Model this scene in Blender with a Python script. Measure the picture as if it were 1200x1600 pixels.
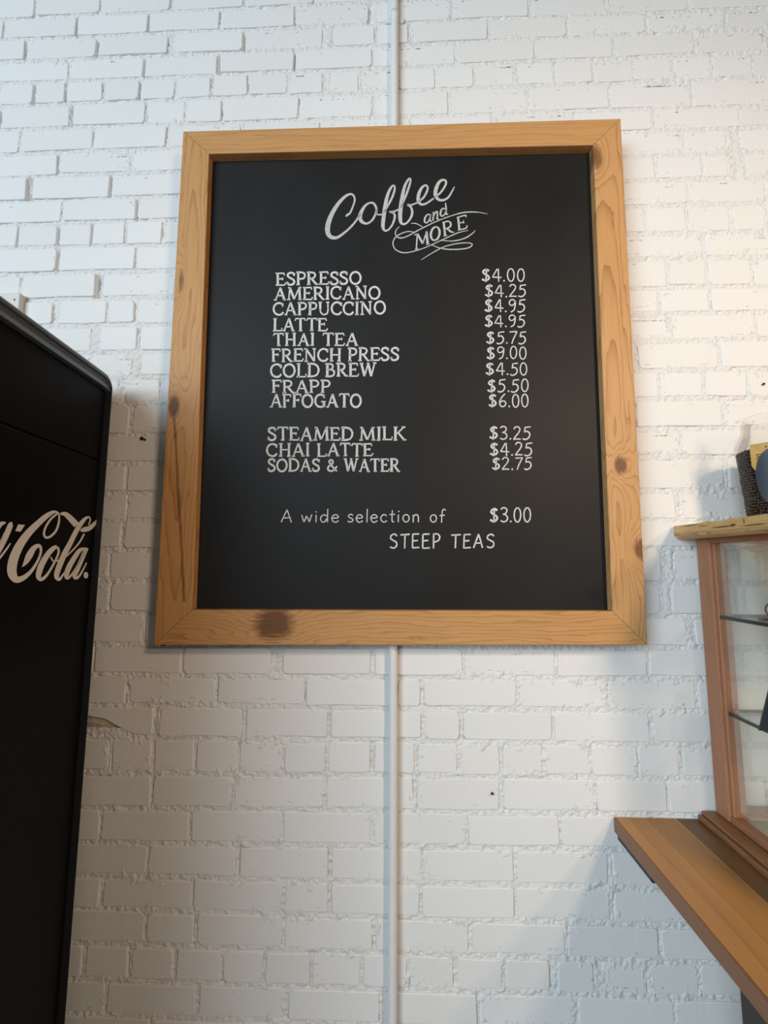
import bpy, bmesh, math, random
import numpy as np
from mathutils import Vector, Matrix

random.seed(7); RNG = np.random.default_rng(11)
for o in list(bpy.data.objects): bpy.data.objects.remove(o)
SC = bpy.context.scene
COL = SC.collection

# ------------------------------------------------------------------ camera
F_PX = 700.0
YAW, PIT, ROL = -0.0371, 0.1126, 0.00452
EYE = 1.60                       # camera height above the floor
D = 1.0906                       # distance of the brick faces from the camera
cy, sy, cp, sp, cr, sr = math.cos(YAW), math.sin(YAW), math.cos(PIT), math.sin(PIT), math.cos(ROL), math.sin(ROL)
FWD = Vector((sy*cp, cy*cp, sp)); RGT = Vector((cy, -sy, 0)); UPV = RGT.cross(FWD)
R2 = cr*RGT + sr*UPV; U2 = -sr*RGT + cr*UPV
CAMLOC = Vector((0, 0, EYE))
cam = bpy.data.cameras.new('camera'); camo = bpy.data.objects.new('camera', cam); COL.objects.link(camo)
cam.sensor_fit = 'VERTICAL'; cam.sensor_height = 32.0; cam.lens = F_PX/1600*32.0
cam.clip_start = 0.02
camo.matrix_world = Matrix(((R2.x, U2.x, -FWD.x, 0), (R2.y, U2.y, -FWD.y, 0), (R2.z, U2.z, -FWD.z, EYE), (0, 0, 0, 1)))
SC.camera = camo

# ------------------------------------------------------------------ world, lights, exposure
w = bpy.data.worlds.new('room_light'); SC.world = w; w.use_nodes = True
w.node_tree.nodes['Background'].inputs[0].default_value = (1.0, 0.78, 0.60, 1)
w.node_tree.nodes['Background'].inputs[1].default_value = 0.11

def area(name, loc, target, sx, sy_, power, col):
    l = bpy.data.lights.new(name, 'AREA'); l.shape = 'RECTANGLE'; l.size = sx; l.size_y = sy_
    l.energy = power; l.color = col
    o = bpy.data.objects.new(name, l); COL.objects.link(o); o.location = loc
    o.rotation_euler = (Vector(target)-Vector(loc)).to_track_quat('-Z', 'Z').to_euler()
    return o
# daylight through the shop window, to the left behind the photographer
area('window_daylight', (-2.75, -3.2, 2.7), (0.0, D, 1.7), 3.5, 2.2, 237, (0.72, 0.885, 1.0))
# warm track spot over the counter on the right, warm pendant further back in the shop
def bulb(name, loc, power, rad, col):
    l = bpy.data.lights.new(name, 'POINT'); l.energy = power; l.shadow_soft_size = rad; l.color = col
    o = bpy.data.objects.new(name, l); COL.objects.link(o); o.location = loc; return o
def spot(name, loc, target, power, rad, ang, col):
    l = bpy.data.lights.new(name, 'SPOT'); l.energy = power; l.shadow_soft_size = rad; l.color = col
    l.spot_size = math.radians(ang); l.spot_blend = 1.0
    o = bpy.data.objects.new(name, l); COL.objects.link(o); o.location = loc
    o.rotation_euler = (Vector(target)-Vector(loc)).to_track_quat('-Z', 'Y').to_euler(); return o
spot('track_spot', (1.13, -.75, EYE+.85), (.60, D, EYE+.20), 75, .12, 96, (1.0, 0.75, 0.53))
bulb('pendant_lamp', (1.6, -1.6, EYE+0.75), 52, 0.09, (1.0, 0.76, 0.56))

SC.view_settings.view_transform = 'Standard'; SC.view_settings.look = 'None'
SC.view_settings.gamma = 1; SC.view_settings.use_curve_mapping = False
SC.view_settings.exposure = 0.0

# ------------------------------------------------------------------ helpers
def ray(px, py):
    a = (px-600)/F_PX; b = (800-py)/F_PX
    return R2*a + U2*b + FWD
def at_y(px, py, y):                       # point on the plane y = const
    r = ray(px, py); return CAMLOC + r*(y/r.y)
def at_z(px, py, z):                       # point at a height
    r = ray(px, py); return CAMLOC + r*((z-EYE)/r.z)
def at_plane(px, py, p0, n):
    r = ray(px, py); return CAMLOC + r*((p0-CAMLOC).dot(n)/r.dot(n))
def project(p):
    v = Vector(p)-CAMLOC; c = v.dot(FWD)
    return 600+F_PX*v.dot(R2)/c, 800-F_PX*v.dot(U2)/c

def mesh_obj(name, verts, faces, mat, parent=None, smooth=False):
    me = bpy.data.meshes.new(name); me.from_pydata([tuple(v) for v in verts], [], faces); me.update()
    o = bpy.data.objects.new(name, me); COL.objects.link(o)
    if mat: me.materials.append(mat)
    if smooth: me.polygons.foreach_set('use_smooth', [True]*len(me.polygons))
    if parent is not None: o.parent = parent
    return o
def bm_obj(name, bm, mat, parent=None, smooth=False):
    bmesh.ops.recalc_face_normals(bm, faces=bm.faces)
    me = bpy.data.meshes.new(name); bm.to_mesh(me); bm.free()
    o = bpy.data.objects.new(name, me); COL.objects.link(o)
    if mat: me.materials.append(mat)
    if smooth: me.polygons.foreach_set('use_smooth', [True]*len(me.polygons))
    if parent is not None: o.parent = parent
    return o
def box(name, x0, x1, y0, y1, z0, z1, mat, parent=None, bev=0.0, seg=2):
    bm = bmesh.new(); bmesh.ops.create_cube(bm, size=1)
    for v in bm.verts: v.co = Vector((x0+(v.co.x+.5)*(x1-x0), y0+(v.co.y+.5)*(y1-y0), z0+(v.co.z+.5)*(z1-z0)))
    if bev: bmesh.ops.bevel(bm, geom=bm.edges[:], offset=bev, segments=seg, profile=.5, affect='EDGES')
    return bm_obj(name, bm, mat, parent)
def empty(name, loc, rz=0):
    o = bpy.data.objects.new(name, None); COL.objects.link(o); o.location = loc; o.rotation_euler = (0, 0, rz)
    o.empty_display_size = .05; return o
def tag(o, label, cat=None, group=None, kind=None):
    if label: o['label'] = label
    if cat: o['category'] = cat
    if group: o['group'] = group
    if kind: o['kind'] = kind
    return o
def lathe(name, prof, mat, parent=None, n=40, loc=(0, 0, 0), smooth=True, a0=0, a1=2*math.pi):
    full = abs(a1-a0-2*math.pi) < 1e-6; vs = []; fs = []; m = n if full else n+1
    for i in range(m):
        a = a0+(a1-a0)*i/n
        for r, z in prof: vs.append((loc[0]+r*math.cos(a), loc[1]+r*math.sin(a), loc[2]+z))
    k = len(prof)
    for i in range(n):
        j = (i+1) % m
        for q in range(k-1): fs.append((i*k+q, j*k+q, j*k+q+1, i*k+q+1))
    return mesh_obj(name, vs, fs, mat, parent, smooth)
def tube_bm(bm, pts, r, n=10):
    pts = [Vector(p) for p in pts]; rings = []
    for i, p in enumerate(pts):
        t = (pts[min(i+1, len(pts)-1)]-pts[max(i-1, 0)]).normalized()
        a = t.orthogonal().normalized() if i == 0 else (pa-t*pa.dot(t)).normalized()
        pa = a; b = t.cross(a)
        rings.append([bm.verts.new(p+(a*math.cos(2*math.pi*k/n)+b*math.sin(2*math.pi*k/n))*r) for k in range(n)])
    for A, B in zip(rings, rings[1:]):
        for k in range(n): bm.faces.new((A[k], A[(k+1) % n], B[(k+1) % n], B[k]))
    bm.faces.new(rings[0][::-1]); bm.faces.new(rings[-1])

# ------------------------------------------------------------------ materials
class NT:
    def __init__(s, name):
        s.m = bpy.data.materials.new(name); s.m.use_nodes = True; s.t = s.m.node_tree; s.t.nodes.clear()
        s.out = s.n('ShaderNodeOutputMaterial')
    def n(s, typ, **kw):
        x = s.t.nodes.new(typ)
        for k, v in kw.items(): setattr(x, k, v)
        return x
    def set(s, sock, v):
        if isinstance(v, bpy.types.NodeSocket): s.t.links.new(v, sock)
        else: sock.default_value = v
    def math(s, op, a, b=0.0, c=None, clamp=False):
        x = s.n('ShaderNodeMath', operation=op); x.use_clamp = clamp
        s.set(x.inputs[0], a); s.set(x.inputs[1], b)
        if c is not None: s.set(x.inputs[2], c)
        return x.outputs[0]
    def noise(s, vec, scale, detail=3, rough=.55, dist=0.0):
        x = s.n('ShaderNodeTexNoise'); s.set(x.inputs['Vector'], vec); x.inputs['Scale'].default_value = scale
        x.inputs['Detail'].default_value = detail; x.inputs['Roughness'].default_value = rough
        x.inputs['Distortion'].default_value = dist; return x.outputs['Fac']
    def obj(s): return s.n('ShaderNodeTexCoord').outputs['Object']
    def mapv(s, vec, loc=(0, 0, 0), scale=(1, 1, 1)):
        x = s.n('ShaderNodeMapping'); s.set(x.inputs[0], vec); x.inputs[1].default_value = loc; x.inputs[3].default_value = scale; return x.outputs[0]
    def mix(s, f, a, b):
        x = s.n('ShaderNodeMix', data_type='RGBA'); s.set(x.inputs[0], f); s.set(x.inputs[6], a); s.set(x.inputs[7], b); return x.outputs[2]
    def ramp(s, f, stops):
        x = s.n('ShaderNodeValToRGB'); s.set(x.inputs[0], f); e = x.color_ramp.elements
        while len(e) < len(stops): e.new(.5)
        for el, (p, c) in zip(e, stops): el.position = p; el.color = c if len(c) == 4 else (*c, 1)
        return x.outputs[0]
    def bump(s, h, strength, dist, normal=None):
        x = s.n('ShaderNodeBump'); s.set(x.inputs['Height'], h); x.inputs['Strength'].default_value = strength
        x.inputs['Distance'].default_value = dist
        if normal: s.set(x.inputs['Normal'], normal)
        return x.outputs[0]
    def bsdf(s, col, rough=.5, normal=None, spec=.5, metal=0.0, coat=0.0):
        x = s.n('ShaderNodeBsdfPrincipled'); s.set(x.inputs['Base Color'], col); s.set(x.inputs['Roughness'], rough)
        x.inputs['Specular IOR Level'].default_value = spec; x.inputs['Metallic'].default_value = metal
        x.inputs['Coat Weight'].default_value = coat
        if normal: s.set(x.inputs['Normal'], normal)
        s.t.links.new(x.outputs[0], s.out.inputs[0]); return x
def plain(name, col, rough=.5, spec=.5, metal=0.0, bump=0.0, bscale=300):
    t = NT(name)
    v = t.obj(); c = t.mix(t.math('MULTIPLY', t.noise(v, 40, 4), .35), (*col, 1), (*[x*.72 for x in col], 1))
    nm = t.bump(t.noise(v, bscale, 3), bump, .001) if bump else None
    t.bsdf(c, rough, nm, spec, metal); return t.m

def paint_white(name, col, rough_amp):
    t = NT(name); v = t.obj()
    info = t.n('ShaderNodeObjectInfo').outputs['Random']
    base = t.mix(t.math('MULTIPLY', info, .5), (*col, 1), (col[0]*.93, col[1]*.925, col[2]*.91, 1))
    # dust and thin spots in the paint
    sp_ = t.math('GREATER_THAN', t.noise(v, 55, 5, .62), .735)
    base = t.mix(t.math('MULTIPLY', sp_, .35), base, (col[0]*.55, col[1]*.53, col[2]*.5, 1))
    h = t.math('ADD', t.math('MULTIPLY', t.noise(v, 160, 4, .6), .45), t.math('MULTIPLY', t.noise(v, 28, 3), .9))
    nm = t.bump(h, rough_amp, .0022)
    if rough_amp > .6: nm = t.bump(t.noise(v, 330, 4, .65), .9, .0022, nm)
    nm = t.bump(t.noise(v, 620, 2), .18, .0006, nm)
    t.bsdf(base, .62, nm, .35); return t.m
M_BRICK = paint_white('white_painted_brick', (.80, .80, .79), .45)
M_MORTAR = paint_white('white_painted_mortar', (.80, .80, .785), .8)

def chip_mat():
    t = NT('bare_chipped_brick'); v = t.obj()
    c = t.ramp(t.noise(v, 26, 5, .65), [(.35, (.22, .22, .24)), (.52, (.42, .40, .38)), (.66, (.72, .60, .42))])
    t.bsdf(c, .85, t.bump(t.noise(v, 140, 4), .8, .003), .2); return t.m
M_CHIP = chip_mat()

def wood(name, along, cross, light, dark, knots=(), v0=0.0, l0=0.0, seed=0.0, freq=95, flat=.055, rough=.5, streaks=(), linew=.55, tone=.35):
    """cut softwood: long oval growth rings about (l0, v0), bent round the knots (l, v, size, darkness)"""
    t = NT(name); s = t.n('ShaderNodeSeparateXYZ'); t.set(s.inputs[0], t.obj())
    L, V = s.outputs[along], s.outputs[cross]; Dp = s.outputs[3-along-cross]
    cb = t.n('ShaderNodeCombineXYZ'); t.set(cb.inputs[0], t.math('MULTIPLY', L, 1.0)); t.set(cb.inputs[1], t.math('MULTIPLY', V, 7.0)); t.set(cb.inputs[2], t.math('MULTIPLY_ADD', Dp, 6.0, seed))
    q = cb.outputs[0]
    wob = t.math('MULTIPLY', t.math('SUBTRACT', t.noise(q, 3.2, 3), .5), .06)
    a = t.math('ADD', t.math('SUBTRACT', V, v0), wob)
    b = t.math('MULTIPLY', t.math('SUBTRACT', L, l0), flat)
    dd = t.math('MULTIPLY', Dp, .8)
    R = t.math('SQRT', t.math('ADD', t.math('ADD', t.math('MULTIPLY', a, a), t.math('MULTIPLY', b, b)), t.math('MULTIPLY', dd, dd)))
    F = R; dark_k = None
    for (kl, kv, ks, kd, kel) in knots:
        e1 = t.math('DIVIDE', t.math('SUBTRACT', L, kl), ks*kel); e2 = t.math('DIVIDE', t.math('SUBTRACT', V, kv), ks)
        r2 = t.math('ADD', t.math('MULTIPLY', e1, e1), t.math('MULTIPLY', e2, e2))
        F = t.math('ADD', F, t.math('MULTIPLY', t.math('POWER', 2.718, t.math('MULTIPLY', r2, -.22)), .04))
        rr = t.math('ADD', t.math('SQRT', r2), t.math('MULTIPLY', t.math('SUBTRACT', t.noise(q, 30, 3), .5), 1.1))
        mk = t.math('MULTIPLY', t.math('SUBTRACT', 1.35, rr, clamp=False), 1.6, clamp=True)
        mk = t.math('MULTIPLY', mk, kd)
        dark_k = mk if dark_k is None else t.math('MAXIMUM', dark_k, mk)
    for (l1, va, l2, vb, wd, kd) in streaks:
        sl = (vb-va)/(l2-l1)
        vc = t.math('MULTIPLY_ADD', L, sl, va-sl*l1)
        dv = t.math('ABSOLUTE', t.math('SUBTRACT', V, t.math('ADD', vc, t.math('MULTIPLY', t.math('SUBTRACT', t.noise(q, 14, 3), .5), .012))))
        mk = t.math('SUBTRACT', 1.0, t.math('DIVIDE', dv, wd), clamp=True)
        inr = t.math('MULTIPLY', t.math('GREATER_THAN', L, min(l1, l2)), t.math('LESS_THAN', L, max(l1, l2)))
        mk = t.math('MULTIPLY', t.math('MULTIPLY', mk, inr), kd)
        dark_k = mk if dark_k is None else t.math('MAXIMUM', dark_k, mk)
    ring = t.math('FRACT', t.math('MULTIPLY', F, freq))
    late = t.math('POWER', ring, 5.0)
    lw = t.math('MULTIPLY', late, t.math('MULTIPLY_ADD', t.noise(q, 9, 2), .9, linew-.45))
    cbf = t.n('ShaderNodeCombineXYZ'); t.set(cbf.inputs[0], t.math('MULTIPLY', L, 14.0)); t.set(cbf.inputs[1], t.math('MULTIPLY', V, 420.0)); t.set(cbf.inputs[2], t.math('MULTIPLY_ADD', Dp, 420.0, seed))
    fine = t.noise(cbf.outputs[0], 1.0, 3)
    c = t.mix(t.math('MULTIPLY', t.noise(q, 4.5, 3), tone), (*light, 1), (light[0]*.72, light[1]*.62, light[2]*.5, 1))
    c = t.mix(t.math('MULTIPLY', t.math('SUBTRACT', fine, .42, clamp=True), .9), c, (*[x*.55 for x in light], 1))
    c = t.mix(lw, c, (*dark, 1))
    if dark_k is not None: c = t.mix(dark_k, c, (dark[0]*.33, dark[1]*.28, dark[2]*.30, 1))
    nm = t.bump(t.math('ADD', t.math('MULTIPLY', fine, .6), t.math('MULTIPLY', late, -.4)), .22, .0007)
    t.bsdf(c, rough, nm, .32); return t.m

def glass(name, tint, refl=1.0, extra=0.0):
    t = NT(name); fr = t.n('ShaderNodeFresnel'); fr.inputs[0].default_value = 1.45
    tr = t.n('ShaderNodeBsdfTransparent'); tr.inputs[0].default_value = (*tint, 1)
    gl = t.n('ShaderNodeBsdfGlossy'); gl.inputs['Roughness'].default_value = .03; gl.inputs[0].default_value = (1, 1, 1, 1)
    mx = t.n('ShaderNodeMixShader'); t.set(mx.inputs[0], t.math('MULTIPLY_ADD', fr.outputs[0], refl, extra, clamp=True))
    t.t.links.new(tr.outputs[0], mx.inputs[1]); t.t.links.new(gl.outputs[0], mx.inputs[2]); t.t.links.new(mx.outputs[0], t.out.inputs[0]); return t.m

# ------------------------------------------------------------------ floor
box('floor', -3.0, 3.0, -3.0, D+.15, -.04, 0, plain('grey_concrete', (.34, .32, .30), .7, bump=.3, bscale=60)); bpy.data.objects['floor']['kind'] = 'structure'

# ------------------------------------------------------------------ brick wall
BEDL = [20,53,88,122,158,196,233,270,308,345,383,424,465,507,550,590,631,679,724,770,814,859,906,957,1007,1055,1102,1152,1208,1263,1317,1370,1422,1477,1533,1588]
BEDR = {1:(1000,19.5),2:(1000,53),3:(1000,89),4:(1000,127),5:(1000,170),6:(1000,205),7:(1000,243.5),8:(1000,282),9:(1000,322),10:(1000,366),11:(1012,405),12:(1012,450),13:(1012,490),14:(1012,533),15:(1012,579),16:(1012,623),17:(1027,671),18:(1027,715),19:(1027,767),20:(1027,813),21:(1027,857),22:(1027,910),23:(1027,963),24:(1000,1012),25:(1000,1060),26:(1000,1112),27:(1000,1163),28:(1000,1216),29:(1000,1272),30:(885,1327),31:(885,1386),32:(885,1442),33:(885,1499),34:(885,1554)}
HC = 0.07385
def zline(k):
    if 0 <= k <= 35:
        a = at_y(200, BEDL[k], D)
        if k in BEDR: b = at_y(BEDR[k][0], BEDR[k][1], D)
        else: b = Vector((.35, D, a.z+.006))
        s = (b.z-a.z)/(b.x-a.x); return a.z-s*a.x, s
    if k < 0:
        z, s = zline(0); return z-HC*k, s
    z, s = zline(35); return z-HC*(k-35), s
PERP = {0:[55,158,268,383,491],1:[6,120,232,345,461,582,706,827,950,1075],2:[40,152,268,381,512,588,642,764,886,1010,1133],
3:[108,225,341,461,583,712,836,959,1085,1198],4:[53,103,162,218,275,331,388,450,510,563,622,681,742,805,865,927,990,1051,1113,1173],
5:[1,111,229,290,347,468,584,702,826,952,1081],6:[32,146,262,378,501,642,770,895,1021,1156],7:[91,205,1068,1146],8:[46,172,1025,1098,1152],
9:[97,213,1075,1197],10:[27,90,143,196,256,1073,1142,1197],11:[90,212,1100],12:[33,154,1043,1105,1176],13:[87,167,212,1030,1110],14:[149,216,1049],
15:[92,213,994,1124],16:[190,251,1030,1100,1169],17:[204,1130],18:[150,1065],19:[197,1135],20:[200,1063],21:[191,1130],22:[171,1043],23:[171,1040,1152],
24:[225,1080],25:[145,285,433,582,725,869,1013],26:[199,338,477,618,660,810,948,1090],27:[105,245,381,515,661,721,865,1018],
28:[172,238,305,373,442,511,582,651,716,784,850,923,995,1065],29:[100,237,364,507,649,784,931,1043],30:[157,297,441,581,730,876,1020],
31:[230,372,515,660,805,954],32:[158,300,442,515,658,805,957],33:[227,305,443,585,735,885,1032],34:[130,202,273,347,413,487,565,638,712,788,865,936,1014],
35:[165,308,447,597,748,901,1055],36:[235,378,520,668,822,975]}
HEAD = {4, 10, 16, 22, 28, 34}
WIDE = {(1,582):.026,(2,512):.034,(2,268):.026,(2,642):.018,(4,510):.024,(8,46):.02,(12,154):.022,(14,149):.026,(15,213):.028,(22,1043):.03,(23,1040):.03,(25,433):.03,(27,245):.016,(7,1146):.04,(8,1152):.05,(13,87):.02,(20,1063):.022,(24,1080):.02,(16,190):.02,(34,865):.02,(34,936):.022}
DEEP = {(1,120),(1,232),(1,582),(2,152),(2,381),(3,225),(3,341),(3,461),(4,53),(8,46),(8,172),(9,213),(10,143),(10,90),(11,90),(12,154),(5,111)}
XMIN, XMAX = -2.1, 1.95
wall = None
bricks = []      # (k, x0, x1)
joints = []      # (x, z0, z1, halfwidth, deep)
for k in range(-9, 44):
    za, s1 = zline(k-1); zb, s2 = zline(k)
    src = PERP.get(k) or [PERP[(35 if k > 30 else 1)+k % 2][3]]
    xs = []
    for px in src:
        pm = D; x = at_y(px, 800, D).x
        for _ in range(3):                                # pixel row of the course's middle at this column
            zz = .5*(za+s1*x+zb+s2*x); py = project((x, D, zz))[1]; x = at_y(px, py, D).x
        xs.append((x, WIDE.get((k, px), random.uniform(.007, .012)), (k, px) in DEEP))
    mod = .1065 if k in HEAD else .2135
    full = [xs[0]]
    for a in xs[1:]:
        gap = a[0]-full[-1][0]; n = max(1, round(gap/mod)) if gap > 1.45*mod else 1
        p0 = full[-1][0]
        for i in range(1, n): full.append((p0+gap*i/n, random.uniform(.007, .012), False))
        full.append(a)
    while full[0][0] > XMIN: full.insert(0, (full[0][0]-mod*random.uniform(.97, 1.03), random.uniform(.007, .012), random.random() < .2))
    while full[-1][0] < XMAX: full.append((full[-1][0]+mod*random.uniform(.97, 1.03), random.uniform(.007, .012), False))
    for a, b in zip(full, full[1:]): bricks.append((k, a, b))
    for a in full: joints.append((k, a[0], a[1], a[2]))

def occluded(x, z):
    px, py = project((x, D, z))
    if px < -8 or px > 1208 or py < -8 or py > 1608: return True
    if 288 < px < 968 and 208 < py < 1005: return True                      # behind the menu board
    t_ = (py-200)/800
    if py > 210 and py < 1004 and 286-46*t_+6 < px < 970+42*t_-6: return True
    ed = 178-.081*(py-600)
    if px < ed-6 and py > 478+.70*px+6: return True                         # behind the cooler
    if px > 960 and py > 1280 and (py-1285) < 1.36*(px-956): 
        if py > 1285: return True
    return False
def ring_pts(x0, x1, zb0, zb1, zt0, zt1, c, jit):
    w_ = x1-x0; f = lambda: random.uniform(-jit, jit)
    zb = lambda x: zb0+(zb1-zb0)*(x-x0)/w_
    zt = lambda x: zt0+(zt1-zt0)*(x-x0)/w_
    xm1 = x0+w_*random.uniform(.35, .65); xm2 = x0+w_*random.uniform(.35, .65)
    P = [(x0+c, zb(x0)), (xm1, zb(xm1)), (x1-c, zb(x1)), (x1, zb(x1)+c), (x1, zt(x1)-c), (x1-c, zt(x1)), (xm2, zt(xm2)), (x0+c, zt(x0)), (x0, zt(x0)-c), (x0, zb(x0)+c)]
    return [(x+f(), z+f()) for x, z in P]
def brick_geo(k, a, b):
    za, s1 = zline(k-1); zb, s2 = zline(k)
    x0 = a[0]+a[1]/2; x1 = b[0]-b[1]/2; jb = .0066
    gt, gb = random.uniform(.7, 1.15)*jb, random.uniform(.7, 1.15)*jb
    pts = ring_pts(x0, x1, zb+s2*x0+gb, zb+s2*x1+gb, za+s1*x0-gt, za+s1*x1-gt, random.choice([.002, .003, .004, .007]), .0016)
    cx = (x0+x1)/2; cz = sum(p[1] for p in pts)/10
    yo = random.uniform(-.0016, .0012); tx, tz = random.uniform(-.004, .004), random.uniform(-.018, .018)
    vs = []
    for i, (ins, dep) in enumerate(((.0016, 0.0), (0.0, .0012), (-.001, .014))):
        for x, z in pts:
            dx, dz = x-cx, z-cz
            sx_ = 1-ins/max(abs(x1-x0)/2, .01); sz_ = 1-ins/.029
            X, Z = cx+dx*sx_, cz+dz*sz_
            vs.append((X-cx, yo+tx*dx+tz*dz+dep, Z-cz))
    fs = [tuple(range(9, -1, -1))]
    for r in range(2):
        for i in range(10):
            j = (i+1) % 10; fs.append((r*10+i, r*10+j, (r+1)*10+j, (r+1)*10+i))
    return vs, fs, cx, cz, (x0, x1)

# mortar: a rough height field behind the bricks, cut away where bricks cover it
STEP = .0023
gx = np.arange(-1.36, 1.12, STEP); gz = np.arange(-1.14, 1.76, STEP)+EYE
GX, GZ = np.meshgrid(gx, gz)
def vnoise(cell, seed):
    r = np.random.default_rng(seed)
    nx = int((gx[-1]-gx[0])/cell)+4; nz = int((gz[-1]-gz[0])/cell)+4
    g = r.random((nz, nx)).astype(np.float32)*2-1
    u = (GX-gx[0])/cell; v = (GZ-gz[0])/cell
    iu = u.astype(int); iv = v.astype(int); fu = u-iu; fv = v-iv
    fu = fu*fu*(3-2*fu); fv = fv*fv*(3-2*fv)
    return (g[iv, iu]*(1-fu)+g[iv, iu+1]*fu)*(1-fv)+(g[iv+1, iu]*(1-fu)+g[iv+1, iu+1]*fu)*fv
H = -.0021+.0012*vnoise(.010, 1)+.0017*vnoise(.0055, 2)+.0016*vnoise(.0036, 7)+.0014*vnoise(.035, 3)+.0012*vnoise(.15, 4)
CREV = np.clip((vnoise(.05, 8)+.7*vnoise(.014, 9)-.12)*3, 0, 1)*np.clip(.55-.35*GX, .25, 1)
H += np.clip(vnoise(.017, 5)-.5, 0, 1)*.006-np.clip(vnoise(.021, 6)-.66, 0, 1)*.014
H += -.0012*np.clip(-GX, -.7, 1.0)*np.clip((GZ-EYE-.1)/.5, 0, 1)
for k, x, wd, deep in joints:
    za, s1 = zline(k-1); zb, s2 = zline(k); z0, z1 = zb+s2*x+.007, za+s1*x-.007
    i0, i1 = np.searchsorted(gx, [x-wd*1.5, x+wd*1.5]); j0, j1 = np.searchsorted(gz, [z0-.004, z1+.004])
    if i1 <= i0 or j1 <= j0: continue
    sub = np.s_[j0:j1, i0:i1]
    off = random.uniform(-.3, .3)*wd
    hw = wd*(.42 if deep else .30)
    m = np.clip(1.25-np.abs(GX[sub]-x-off)/hw, 0, 1)
    H[sub] -= m*(random.uniform(.007, .013) if deep else random.uniform(-.002, .002) if x > -.05 or random.random() < .5 else random.uniform(-.002, .006))
H = np.minimum(H, .0032)
cover = np.zeros(GX.shape, bool)
MB = {'v': [], 'f': []}; vis = []
CHIPX = at_y(170, 1130, D).x
for k, a, b in bricks:
    vs, fs, cx, cz, (x0, x1) = brick_geo(k, a, b)
    if x1-x0 < .012: continue
    i0, i1 = np.searchsorted(gx, [x0+.007, x1-.007]); zz = sorted(v[2]+cz for v in vs[:10])
    j0, j1 = np.searchsorted(gz, [zz[3]+.006, zz[-4]-.006])
    if i1 > i0 and j1 > j0: cover[j0:j1, i0:i1] = True
    a0_, a1_ = np.searchsorted(gx, [x0-.004, x1+.004]); b0_, b1_ = np.searchsorted(gz, [zz[3]-.0045, zz[-4]+.0045])
    if a1_ > a0_ and b1_ > b0_:
        zz0, zz1 = zz[3], zz[-4]; sg_ = np.s_[b0_:b1_, a0_:a1_]
        dd_ = np.maximum(np.maximum(x0-GX[sg_], GX[sg_]-x1), np.maximum(zz0-GZ[sg_], GZ[sg_]-zz1))
        H[sg_] -= .0065*np.clip(1-np.abs(dd_-.0005)/.0032, 0, 1)*CREV[sg_]
    n = 0
    for u in (.02, .25, .5, .75, .98):
        for v in (-.02, .02):
            if not occluded(x0+(x1-x0)*u, cz+v): n += 1
    vis.append((n, k, vs, fs, cx, cz, x0, x1))
idx = -np.ones(GX.shape, np.int64)
quad = ~(cover[:-1, :-1] & cover[1:, :-1] & cover[:-1, 1:] & cover[1:, 1:])
jj, ii = np.nonzero(quad); W_ = GX.shape[1]
F4 = np.stack([jj*W_+ii, jj*W_+ii+1, (jj+1)*W_+ii+1, (jj+1)*W_+ii], 1)
used = np.unique(F4); remap = np.zeros(GX.size, np.int64); remap[used] = np.arange(len(used))
V3 = np.stack([GX.ravel()[used], D-H.ravel()[used], GZ.ravel()[used]], 1).astype(np.float32)
F4 = remap[F4].astype(np.int32)
# a plain slab behind carries the wall on past the detailed face
bv = [(-3, D+.024, 0), (3, D+.024, 0), (3, D+.024, 3.9), (-3, D+.024, 3.9), (-3, D+.15, 0), (3, D+.15, 0), (3, D+.15, 3.9), (-3, D+.15, 3.9)]
bf = [(0, 1, 2, 3), (5, 4, 7, 6), (4, 0, 3, 7), (1, 5, 6, 2), (3, 2, 6, 7), (4, 5, 1, 0)]
for xa_, xb_, za_, zb_ in ((-3, gx[0], 0, 3.9), (gx[-1], 3, 0, 3.9), (gx[0], gx[-1], 0, gz[0]), (gx[0], gx[-1], gz[-1], 3.9)):
    i_ = len(bv); bv += [(xa_, D+.003, za_), (xb_, D+.003, za_), (xb_, D+.003, zb_), (xa_, D+.003, zb_)]; bf.append((i_, i_+1, i_+2, i_+3))
nb = len(V3); V3 = np.concatenate([V3, np.array(bv, np.float32)]); F4 = np.concatenate([F4, np.array(bf, np.int32)+nb])
me = bpy.data.meshes.new('wall_back')
me.vertices.add(len(V3)); me.vertices.foreach_set('co', V3.ravel())
me.loops.add(F4.size); me.loops.foreach_set('vertex_index', F4.ravel())
me.polygons.add(len(F4)); me.polygons.foreach_set('loop_start', np.arange(0, F4.size, 4, dtype=np.int32))
me.polygons.foreach_set('use_smooth', np.r_[np.ones(len(F4)-10, bool), np.zeros(10, bool)])
me.update(calc_edges=True); me.materials.append(M_MORTAR)
wall = bpy.data.objects.new('wall_back', me); COL.objects.link(wall)
tag(wall, 'white painted brick wall with rough mortar joints', kind='structure')
vis.sort(key=lambda r: -r[0])
rest_v, rest_f = [], []
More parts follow.
